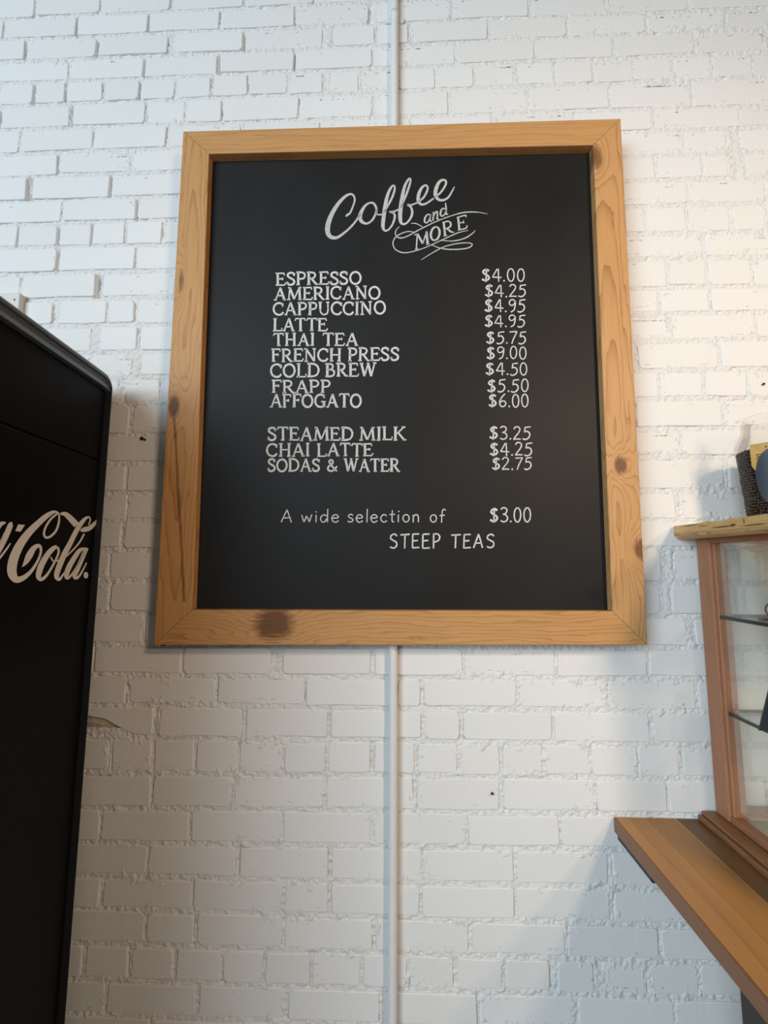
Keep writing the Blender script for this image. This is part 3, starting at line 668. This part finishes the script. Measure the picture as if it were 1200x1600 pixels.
def tpath(s):
    r = max(RC-s, .004); P = [(-DP+.05, ZT-s)]
    cx_, cz_ = -s-r, ZT-s-r
    for i in range(11):
        a_ = math.pi/2-math.pi/2*i/10; P.append((cx_+r*math.cos(a_), cz_+r*math.sin(a_)))
    P.append((-s, 1.0)); P.append((-s, .10))
    return [(y if y <= -s-r+1e-6 else y+(s*.82)*min(1, (y+s+r)/r), z) for y, z in P]
vs, fs = [], []
for s_, x in prof: vs += [(x, y, z) for y, z in tpath(s_)]
m_ = len(tpath(0))
for i in range(len(prof)-1):
    for j in range(m_-1): fs.append((i*m_+j, i*m_+j+1, (i+1)*m_+j+1, (i+1)*m_+j))
top_f = [f for f in fs if (f[0] % m_) < 9]; rear_f = [f for f in fs if (f[0] % m_) >= 9]
tr = mesh_obj('edge_trim', vs, top_f, M_TRIM, co, False); tr['label'] = 'dark moulded trim along the top of the cooler side, greyed by painted reflection'
tr2 = mesh_obj('rear_trim', vs, rear_f, plain('shade_tinted_trim', (.018, .020, .024), .45, .35), co, False)  # darker copy of the same trim, rear edge shading put into its colour
for o_ in (tr, tr2):
    b_ = bmesh.new(); b_.from_mesh(o_.data); bmesh.ops.delete(b_, geom=[v for v in b_.verts if not v.link_faces], context='VERTS'); b_.to_mesh(o_.data); b_.free()
box('top_cap', -WD, -.012, -DP+.045, -.006, ZT-.03, ZT-.001, M_FR, co, .004)
# script logo, traced strokes in crop pixels (6.667x, from 0,760)
M_LOGO = plain('cream_vinyl', (.93, .87, .79), .45, .4)
ci = Matrix.Translation((bk.x, bk.y, 0)) @ Matrix.Rotation(rz, 4, 'Z'); cinv = ci.inverted()
LP = bk+fn*(PX+.0006)
def on_side(x, y): return cinv @ at_plane(x, y, LP, fn)
BIGC = [[(612,276,10),(560,266,32),(480,312,54),(390,392,64),(300,482,76),(222,585,86),(162,700,95),(128,815,100),(127,905,96),(165,968,72),(232,958,54),(312,898,38),(376,808,28),(420,710,24),(424,640,30),(396,618,40),(348,650,56),(305,720,70),(268,790,46),(230,840,4)],
 [(616,282,14),(614,370,22),(584,460,23),(530,518,25),(482,533,25),(458,498,24),(472,432,22),(520,352,22),(578,298,20),(616,280,12)]]
LOWO = [[(596,626,26),(560,642,46),(500,704,56),(442,800,62),(408,888,62),(402,945,50),(432,968,38),(482,930,28),(540,842,23),(592,742,23),(612,676,24),(598,632,26)], [(528,735,14),(562,784,15),(612,768,14)]]
LOWA = [[(884,646,18),(834,664,40),(782,732,50),(724,830,56),(694,908,54),(698,952,38),(732,936,22),(790,850,16),(850,742,14),(892,664,10)], [(902,640,44),(852,758,46),(804,866,50),(778,926,46),(788,952,38),(822,938,24),(868,862,17),(902,794,12)]]
def flat_poly(pts): return [(x/6.667, 760+y/6.667) for x, y in pts]
V, Fc = [], []
def addst(sts):
    for st in sts: strip([(x/6.667, 760+y/6.667, w_/6.667) for x, y, w_ in cm(st, 7)], V, Fc)
def addpoly(pts):
    b0 = len(V); V.extend(flat_poly(pts)); Fc.append(tuple(range(b0, b0+len(pts))))
addst(BIGC); addst(LOWO); addst(LOWA)
addst([[(630,286,22),(678,288,46),(730,330,60),(800,404,66)],
       [(922,402,12),(940,352,14),(930,322,16),(896,330,30),(852,376,44),(792,470,50),(732,590,53),(672,702,58),(622,820,60),(592,906,56),(592,950,46),(620,968,30),(652,926,20),(690,870,12)],
       [(876,494,20),(830,580,17),(762,660,16),(704,716,14),(670,752,8)],
       [(838,462,20),(880,450,50),(930,436,48),(975,398,40),(1004,362,24),(1027,330,2)]])
cdot = [(895+24*math.cos(2*math.pi*i/16), 925+35*math.sin(2*math.pi*i/16)) for i in range(16)]; addpoly(cdot)
addpoly([(190,395),(260,402),(215,472),(158,465)])
addst([[(132,384,6),(112,398,52),(70,498,60),(15,606,66),(-40,712,60),(-50,770,44),(-10,752,26),(40,690,21),(80,636,18),(110,590,10)],
       [(60,378,16),(10,392,44),(-50,470,56),(-110,590,60),(-150,700,58),(-140,770,40),(-90,740,22),(-20,620,16),(50,480,14)]])
def rounded(pairs):
    return pairs
lg = mesh_obj('side_lettering', [on_side(x, y) for x, y in V], Fc, M_LOGO, co); lg['label'] = 'cream script lettering reading Coca-Cola'
# the first letters, on the part of the side nearer than the picture's edge
base = {}
def letters(sts, dy, sc, dz):
    V2, F2 = [], []
    for st in sts: strip([(x/6.667, 760+y/6.667, w_/6.667) for x, y, w_ in cm(st, 7)], V2, F2)
    P = [on_side(x, y) for x, y in V2]; a_ = on_side(60/6.667, 760+970/6.667)
    return [Vector((p.x, a_.y+(p.y-a_.y)*sc+dy, a_.z+(p.z-a_.z)*sc+dz)) for p in P], F2
allv, allf = [], []
for sts, dy, sc, dz in ((BIGC, -.272, 1.15, 0), (LOWO, -.268, 1.2, 0), ([LOWO[0][:9]], -.208, 1.2, 0)):
    p, f = letters(sts, dy, sc, dz); b0 = len(allv); allv += p; allf += [tuple(i+b0 for i in q) for q in f]
mesh_obj('side_lettering', allv, allf, M_LOGO, co)

# ------------------------------------------------------------------ worktop on the right
zc = at_y(957.5, 1275, D).z; xc = at_y(957.5, 1275, D).x
wt = empty('worktop', (xc, D, 0)); tag(wt, 'thick varnished wooden worktop against the wall beneath the display cabinet', 'worktop')
YB, YF = -.004, -.80; THK = .030
M_W = [wood('worktop_honey', 1, 0, (.50, .25, .078), (.26, .115, .034), [], v0=.3, l0=-.2, seed=2.2, freq=55, flat=.05, linew=.4, rough=.38),
       wood('worktop_amber', 1, 0, (.46, .22, .06), (.22, .09, .025), [], v0=-.12, l0=-.4, seed=6.1, freq=60, flat=.05, linew=.45, rough=.38),
       wood('worktop_walnut', 1, 0, (.17, .08, .027), (.07, .033, .012), [], v0=.1, l0=0, seed=9.3, freq=80, flat=.06, linew=.5, rough=.38),
       wood('worktop_brown', 1, 0, (.24, .115, .038), (.10, .048, .018), [], v0=.35, l0=0, seed=4.9, freq=80, flat=.06, linew=.6, rough=.38)]
xd = at_z(1055, 1277, zc).x-xc; xe = at_z(1082, 1278, zc).x-xc
edges_ = [.0038, xd*.52, xd, xe+.004, xe+.10, xe+.20, xe+.32, xe+.45, xe+.60]
for i, (a_, b_) in enumerate(zip(edges_, edges_[1:])):
    box('plank', a_+(.0002 if i else 0), b_-.0002, YF, YB, zc-THK, zc, M_W[[0, 1, 2, 3, 0, 3, 1, 0][i]], wt, .0004)
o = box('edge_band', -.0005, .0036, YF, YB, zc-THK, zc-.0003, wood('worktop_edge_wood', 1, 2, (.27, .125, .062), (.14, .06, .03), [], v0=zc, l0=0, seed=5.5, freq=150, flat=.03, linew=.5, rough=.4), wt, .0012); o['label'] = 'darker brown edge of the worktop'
box('bracket_bar', .002, .045, -.150, -.012, zc-THK-.012, zc-THK-.0005, M_BLACKM, wt, .003)
box('bracket_bar', .70, .74, -.20, -.012, zc-THK-.009, zc-THK-.0005, M_BLACKM, wt, .003)
lp = at_y(1158, 1585, .89)
M_LEG = plain('dark_brown_paint', (.035, .024, .022), .5)
for xx in (lp.x-xc, .80):
    box('leg', xx, xx+.09, .80-D, .89-D, 0, zc-THK-.0005, M_LEG, wt, .003)

# ------------------------------------------------------------------ display cabinet standing on the worktop
M_RED = wood('cabinet_redwood', 2, 1, (.43, .20, .11), (.25, .10, .05), [], v0=.2, l0=.1, seed=8.8, freq=120, flat=.05, linew=.35, rough=.42)
M_REDY = wood('cabinet_redwood_rail', 1, 0, (.34, .15, .075), (.20, .08, .036), [], v0=.2, l0=.1, seed=3.8, freq=120, flat=.05, linew=.35, rough=.42)
M_BASE = wood('cabinet_base_wood', 1, 2, (.26, .12, .05), (.13, .055, .022), [], v0=.2, l0=.1, seed=1.8, freq=110, flat=.05, linew=.6, rough=.4)
zt_abs = at_y(1054, 822, D-.012).z-zc
M_TOPB = wood('cabinet_top_pine', 1, 2, (.74, .49, .21), (.20, .10, .035), [(-.215, zt_abs-.008, .005, .7, .5), (-.155, zt_abs-.014, .0013, .9, 24), (-.185, zt_abs-.013, .0026, .9, 3), (-.06, zt_abs-.003, .0016, .8, 14), (-.24, zt_abs-.017, .0014, .8, 20), (-.10, zt_abs-.008, .0008, .8, 16)], v0=zt_abs, l0=-.1, seed=12.3, freq=85, flat=.12, linew=.6, rough=.5)
YP = D-.012
pl = at_y(1087, 846, YP); x0 = pl.x
db = empty('display_cabinet', (x0, YP, zc)); tag(db, 'reddish wooden glazed display cabinet standing on the worktop by the wall', 'cabinet')
CW, CD = .56, .50
tb = at_y(1054, 822, YP); ZTOP = tb.z-zc; zbt = at_y(1075, 842.5, YP).z-zc
xt0 = tb.x-x0
# top board with a rounded lower edge and a slightly wavy side
bm = bmesh.new(); prof2 = [(0, ZTOP-.001), (.0015, ZTOP), (CW+.03, ZTOP), (CW+.03, zbt), (.012, zbt), (.005, zbt+.004), (0, zbt+.011)]
rows = []
for i in range(15):
    y = .004-(CD+.03)*i/14; wv = .0022*math.sin(i*1.9)+.0014*math.sin(i*4.3)
    rows.append([bm.verts.new((xt0+px+(wv if px < .1 else 0), y, pz+(.0012*math.sin(i*2.7+px*9) if pz > zbt+.02 else 0))) for px, pz in prof2])
for A, B in zip(rows, rows[1:]):
    for k in range(7): bm.faces.new((A[k], A[(k+1) % 7], B[(k+1) % 7], B[k]))
bm.faces.new(rows[0]); bm.faces.new(rows[-1][::-1])
o = bm_obj('top_board', bm, M_TOPB, db); o['label'] = 'pale rough pine top board with dark cracks'
HB = .020; PW, PD = .026, .042
zp0, zp1 = HB, zbt
for (xa, ya) in ((0, 0), (CW-PW, 0), (0, -CD+PD), (CW-PW, -CD+PD)):
    pst = box('post', xa, xa+PW, ya-PD, ya, zp0, zp1, M_RED, db, .003)
    box('bead', xa+.006 if xa == 0 else xa-.004, xa+PW+.008 if xa == 0 else xa+PW-.006, ya-PD-.007 if ya == 0 else ya, ya-PD+.0005 if ya == 0 else ya+.007, zp0+.002, zp1-.002, M_RED, pst, .0025)
for xa in (.002, CW-PW-.002):
    box('side_rail', xa, xa+PW-.004, -CD+PD, -PD, zp1-.012, zp1, M_REDY, db, .001)
    box('side_rail', xa, xa+PW-.004, -CD+PD, -PD, zp0, zp0+.014, M_REDY, db, .002)
for ya in (-.030, -CD+.002):
    box('cross_rail', PW, CW-PW, ya, ya+.028, zp1-.012, zp1, M_REDY, db, .001)
    box('cross_rail', PW, CW-PW, ya, ya+.028, zp0, zp0+.016, M_REDY, db, .002)
mb = at_z(1085.5, 1277, zc).x-x0
for xa, xb in ((mb, -.006), ):
    box('base_moulding', xa, xa+.016, -CD-.02, .006, .0005, .012, M_BASE, db, .003)
    box('base_moulding', xa+.008, PW+.01, -CD-.012, .006, .0122, HB-.0005, M_BASE, db, .003)
box('base_panel', xa+.0165, CW, -CD, .004, .0005, .0118, M_BASE, db)
box('cabinet_floor', PW+.012, CW-PW, -CD+.03, -.03, HB-.006, HB+.002, plain('pale_floor_paint', (.62, .66, .60), .4), db)
M_GL = glass('clear_cabinet_glass', (.975, .985, .97), .30, .012)
M_GLE = glass('green_glass_edge', (.95, .975, .96), .4, .01)
o = box('glass_pane', .010, .0135, -CD+PD-.004, -PD+.004, zp0+.010, zp1-.008, M_GL, db)
M_EDGE = plain('dark_green_glass_edge', (.030, .042, .036), .2)
for px, py in ((1121, 961), (1135, 1111)):
    q = at_y(px, py, YP-PD)
    xs_, zs_ = q.x-x0, q.z-zc
    sh = box('glass_shelf', xs_+.0006, CW-.03, -CD+.05, -.030, zs_-.0070, zs_, M_GLE, db); sh['label'] = 'clear glass shelf with dark green edge'
    box('shelf_edge', xs_, xs_+.0006, -CD+.05, -.030, zs_-.0070, zs_, M_EDGE, sh)
    box('shelf_edge', xs_, CW-.03, -.030, -.0294, zs_-.0070, zs_, M_EDGE, sh)
    # little wooden cleats that carry the shelf
    box('shelf_cleat', PW-.004, PW+.004, -PD-.004, -PD+.014, zs_-.016, zs_-.006, M_RED, sh, .001)
SH = [at_y(1121, 961, YP-PD).z, at_y(1135, 1111, YP-PD).z]

# things on the glass shelves
p = at_y(1197, 953, .93)
ws = empty('wire_stand', (p.x+.012, .93, SH[0])); tag(ws, 'small dark wire stand with a curled loop on the upper glass shelf', 'stand')
hz = p.z-SH[0]
bm = bmesh.new(); tube_bm(bm, [(.022*math.cos(a_), .022*math.sin(a_), .002) for a_ in np.linspace(0, 6.2, 24)], .0018, 6); bm_obj('base_ring', bm, M_BLACKM, ws, True)
bm = bmesh.new(); tube_bm(bm, [(.022, 0, .002), (.020, 0, hz*.5), (.012, 0, hz-.006)], .0017, 6); bm_obj('upright', bm, M_BLACKM, ws, True)
bm = bmesh.new(); tube_bm(bm, [(.0+.013*math.cos(a_), 0, hz+.013*math.sin(a_)) for a_ in np.linspace(-.6, 5.4, 22)], .0019, 6); bm_obj('loop', bm, M_BLACKM, ws, True)
p = at_y(1192, 1128, .90)
sg = empty('card_stand', (p.x+.007, .90, SH[1]+.0005)); tag(sg, 'dark grey tapered card stand on the lower glass shelf', 'stand')
M_SL = plain('slate_grey', (.045, .05, .055), .6)
hs = at_y(1200, 1066, .90).z-SH[1]; dz0 = p.z-SH[1]
bm = bmesh.new()
for y0_, y1_ in ((-.012, -.008),):
    pts = [(0, -.020, 0), (.08, -.020, 0), (.066, -.002, hs), (.016, -.002, hs)]
    A = [bm.verts.new(q) for q in pts]; B = [bm.verts.new((q[0], q[1]+.004, q[2])) for q in pts]
    bm.faces.new(A); bm.faces.new(B[::-1])
    for i in range(4): bm.faces.new((A[i], B[i], B[(i+1) % 4], A[(i+1) % 4]))
bm_obj('front_plate', bm, M_SL, sg)
bm = bmesh.new(); pts = [(0, .020, 0), (.08, .020, 0), (.066, .002, hs), (.016, .002, hs)]
A = [bm.verts.new(q) for q in pts]; B = [bm.verts.new((q[0], q[1]+.003, q[2])) for q in pts]
bm.faces.new(A); bm.faces.new(B[::-1])
for i in range(4): bm.faces.new((A[i], B[i], B[(i+1) % 4], A[(i+1) % 4]))
bm_obj('back_plate', bm, M_SL, sg)

# ------------------------------------------------------------------ jar of coffee beans on the cabinet
ZJ = zc+ZTOP+.001
jy = .978; rb = .060; jb_ = at_y(1178.5, 812, jy); jx = jb_.x+rb*.985
def jr(px, py): # radius of the silhouette at a pixel, height above the base
    q = at_y(px, py, jy); return jx-q.x, q.z-ZJ
r1, z1 = jr(1159, 700); r2, z2 = jr(1167, 672); r3, z3 = jr(1170, 652)
jar = empty('glass_jar', (jx, jy, ZJ)); tag(jar, 'glass jar of roasted coffee beans with yellow label on top of the cabinet', 'jar')
pr = [(.004, .0), (rb*.9, .0), (rb, .004), (rb+(r1-rb)*.5, z1*.5), (r1, z1), (r1*1.005, z1+.006), (r1*.985, z1+.013), (r2+.003, z2-.006), (r2, z2), (r2-.001, z3-.006), (r3+.002, z3-.003), (r3+.002, z3), (r3-.002, z3)]
inn = [(max(r-.003, .003), z+(.004 if i < 3 else 0)) for i, (r, z) in enumerate(pr)][::-1]
M_JAR = glass('jar_glass', (.975, .975, .97), .45, .0)
o = lathe('jar_glass', pr, M_JAR, jar, 48)
# beans
M_BEAN = plain('roasted_bean', (.055, .034, .026), .38, .6)
bm = bmesh.new(); bmesh.ops.create_icosphere(bm, subdivisions=1, radius=1)
bvs = [v.co.copy() for v in bm.verts]; bfs = [tuple(v.index for v in f.verts) for f in bm.faces]; bm.free()
VB, FB = [], []; zfill = z1-.004
rj = lambda z: rb+(r1-rb)*z/z1
core = [(0, .006), (rb-.012, .006), (rj(zfill)-.012, zfill-.006), (0, zfill-.004)]
for z in np.arange(.009, zfill, .0062):
    R_ = rj(z)-.0050; n = int(2*math.pi*R_/.0078)
    for i in range(n):
        a_ = 2*math.pi*(i+random.random()*.5)/n; q = Matrix.Rotation(random.uniform(0, 6.3), 3, Vector((random.gauss(0, 1), random.gauss(0, 1), random.gauss(0, 1))).normalized())
        c_ = Vector((R_*math.cos(a_), R_*math.sin(a_), z+random.uniform(-.001, .001))); b0 = len(VB)
        VB += [c_+q @ Vector((v.x*.0052, v.y*.0038, v.z*.003)) for v in bvs]; FB += [tuple(i_+b0 for i_ in f) for f in bfs]
for i in range(260):
    R_ = math.sqrt(random.random())*(rj(zfill)-.010); a_ = random.uniform(0, 6.28); q = Matrix.Rotation(random.uniform(0, 6.3), 3, Vector((random.gauss(0, 1), random.gauss(0, 1), random.gauss(0, 1))).normalized()); b0 = len(VB)
    VB += [Vector((R_*math.cos(a_), R_*math.sin(a_), zfill-.003+random.uniform(-.002, .002)))+q @ Vector((v.x*.0052, v.y*.0038, v.z*.003)) for v in bvs]; FB += [tuple(i_+b0 for i_ in f) for f in bfs]
o = mesh_obj('coffee_beans', VB, FB, M_BEAN, jar, True); o['kind'] = 'stuff'; o['label'] = 'dark roasted coffee beans'
lathe('bean_core', core, M_BEAN, o, 32)
# curved labels that follow the jar
def label_patch(name, outline, mat, off, lab):
    """outline: (angle, height) polygon around its middle, laid on the jar"""
    ca = sum(p[0] for p in outline)/len(outline); ch = sum(p[1] for p in outline)/len(outline)
    vs = []; fs = []; n = len(outline); RR = 6
    def P(a_, z): r = rj(z)+off; return (r*math.cos(a_), r*math.sin(a_), z)
    vs.append(P(ca, ch))
    for k in range(1, RR+1):
        for a_, z in outline: vs.append(P(ca+(a_-ca)*k/RR, ch+(z-ch)*k/RR))
    for i in range(n): fs.append((0, 1+i, 1+(i+1) % n))
    for k in range(RR-1):
        for i in range(n): fs.append((1+k*n+i, 1+(k+1)*n+i, 1+(k+1)*n+(i+1) % n, 1+k*n+(i+1) % n))
    o = mesh_obj(name, vs, fs, mat, jar, True); o['label'] = lab; return o
def ang(px, py):                                # where a pixel's ray meets the jar's side
    r = ray(px, py); o_ = CAMLOC-Vector((jx, jy, ZJ))
    R_ = rj(max(at_y(px, py, jy).z-ZJ, .01))+.0006
    A = r.x**2+r.y**2; B = 2*(r.x*o_.x+r.y*o_.y); Cc = o_.x**2+o_.y**2-R_*R_
    dsc = B*B-4*A*Cc
    if dsc < 0: return None
    u = (-B-math.sqrt(dsc))/(2*A); q = o_+r*u
    return math.atan2(q.y, q.x), q.z
a0 = ang(1170, 700) or (-2.3, z1*.7); a1 = ang(1181, 735) or (-2.1, z1*.5)
top = ang(1172, 695)[1] if ang(1172, 695) else z1*.85; bot = ang(1178, 737)[1] if ang(1178, 737) else z1*.5
M_YEL = plain('yellow_label_paper', (.66, .43, .14), .6)
aL = a0[0]; 
label_patch('yellow_label', [(aL, bot+.012), (aL+.02, top), (aL+.75, top), (aL+.75, bot), (aL+.10, bot)], M_YEL, .0006, 'yellow paper label with dark print')
for k in range(5):
    z = (top+bot)/2+.004-k*.004
    label_patch('label_print', [(aL+.16+.02*(k % 2), z), (aL+.40-.03*(k % 3), z), (aL+.40-.03*(k % 3), z+.0018), (aL+.16+.02*(k % 2), z+.0018)], M_BLACKM, .0010, 'dark print on the yellow label')
b1 = ang(1181, 745) or (-2.0, .06)
cz_ = (at_y(1198, 745, jy-.05).z-ZJ); aw = .58; hh = .064
M_NAVY = plain('slate_blue_label', (.045, .062, .085), .5)
acx = b1[0]+aw
label_patch('round_label', [(acx+aw*math.cos(2*math.pi*i/40), min(max(cz_+hh*math.sin(2*math.pi*i/40), .004), z1-.002)) for i in range(40)], M_NAVY, .0014, 'dark slate blue round label')
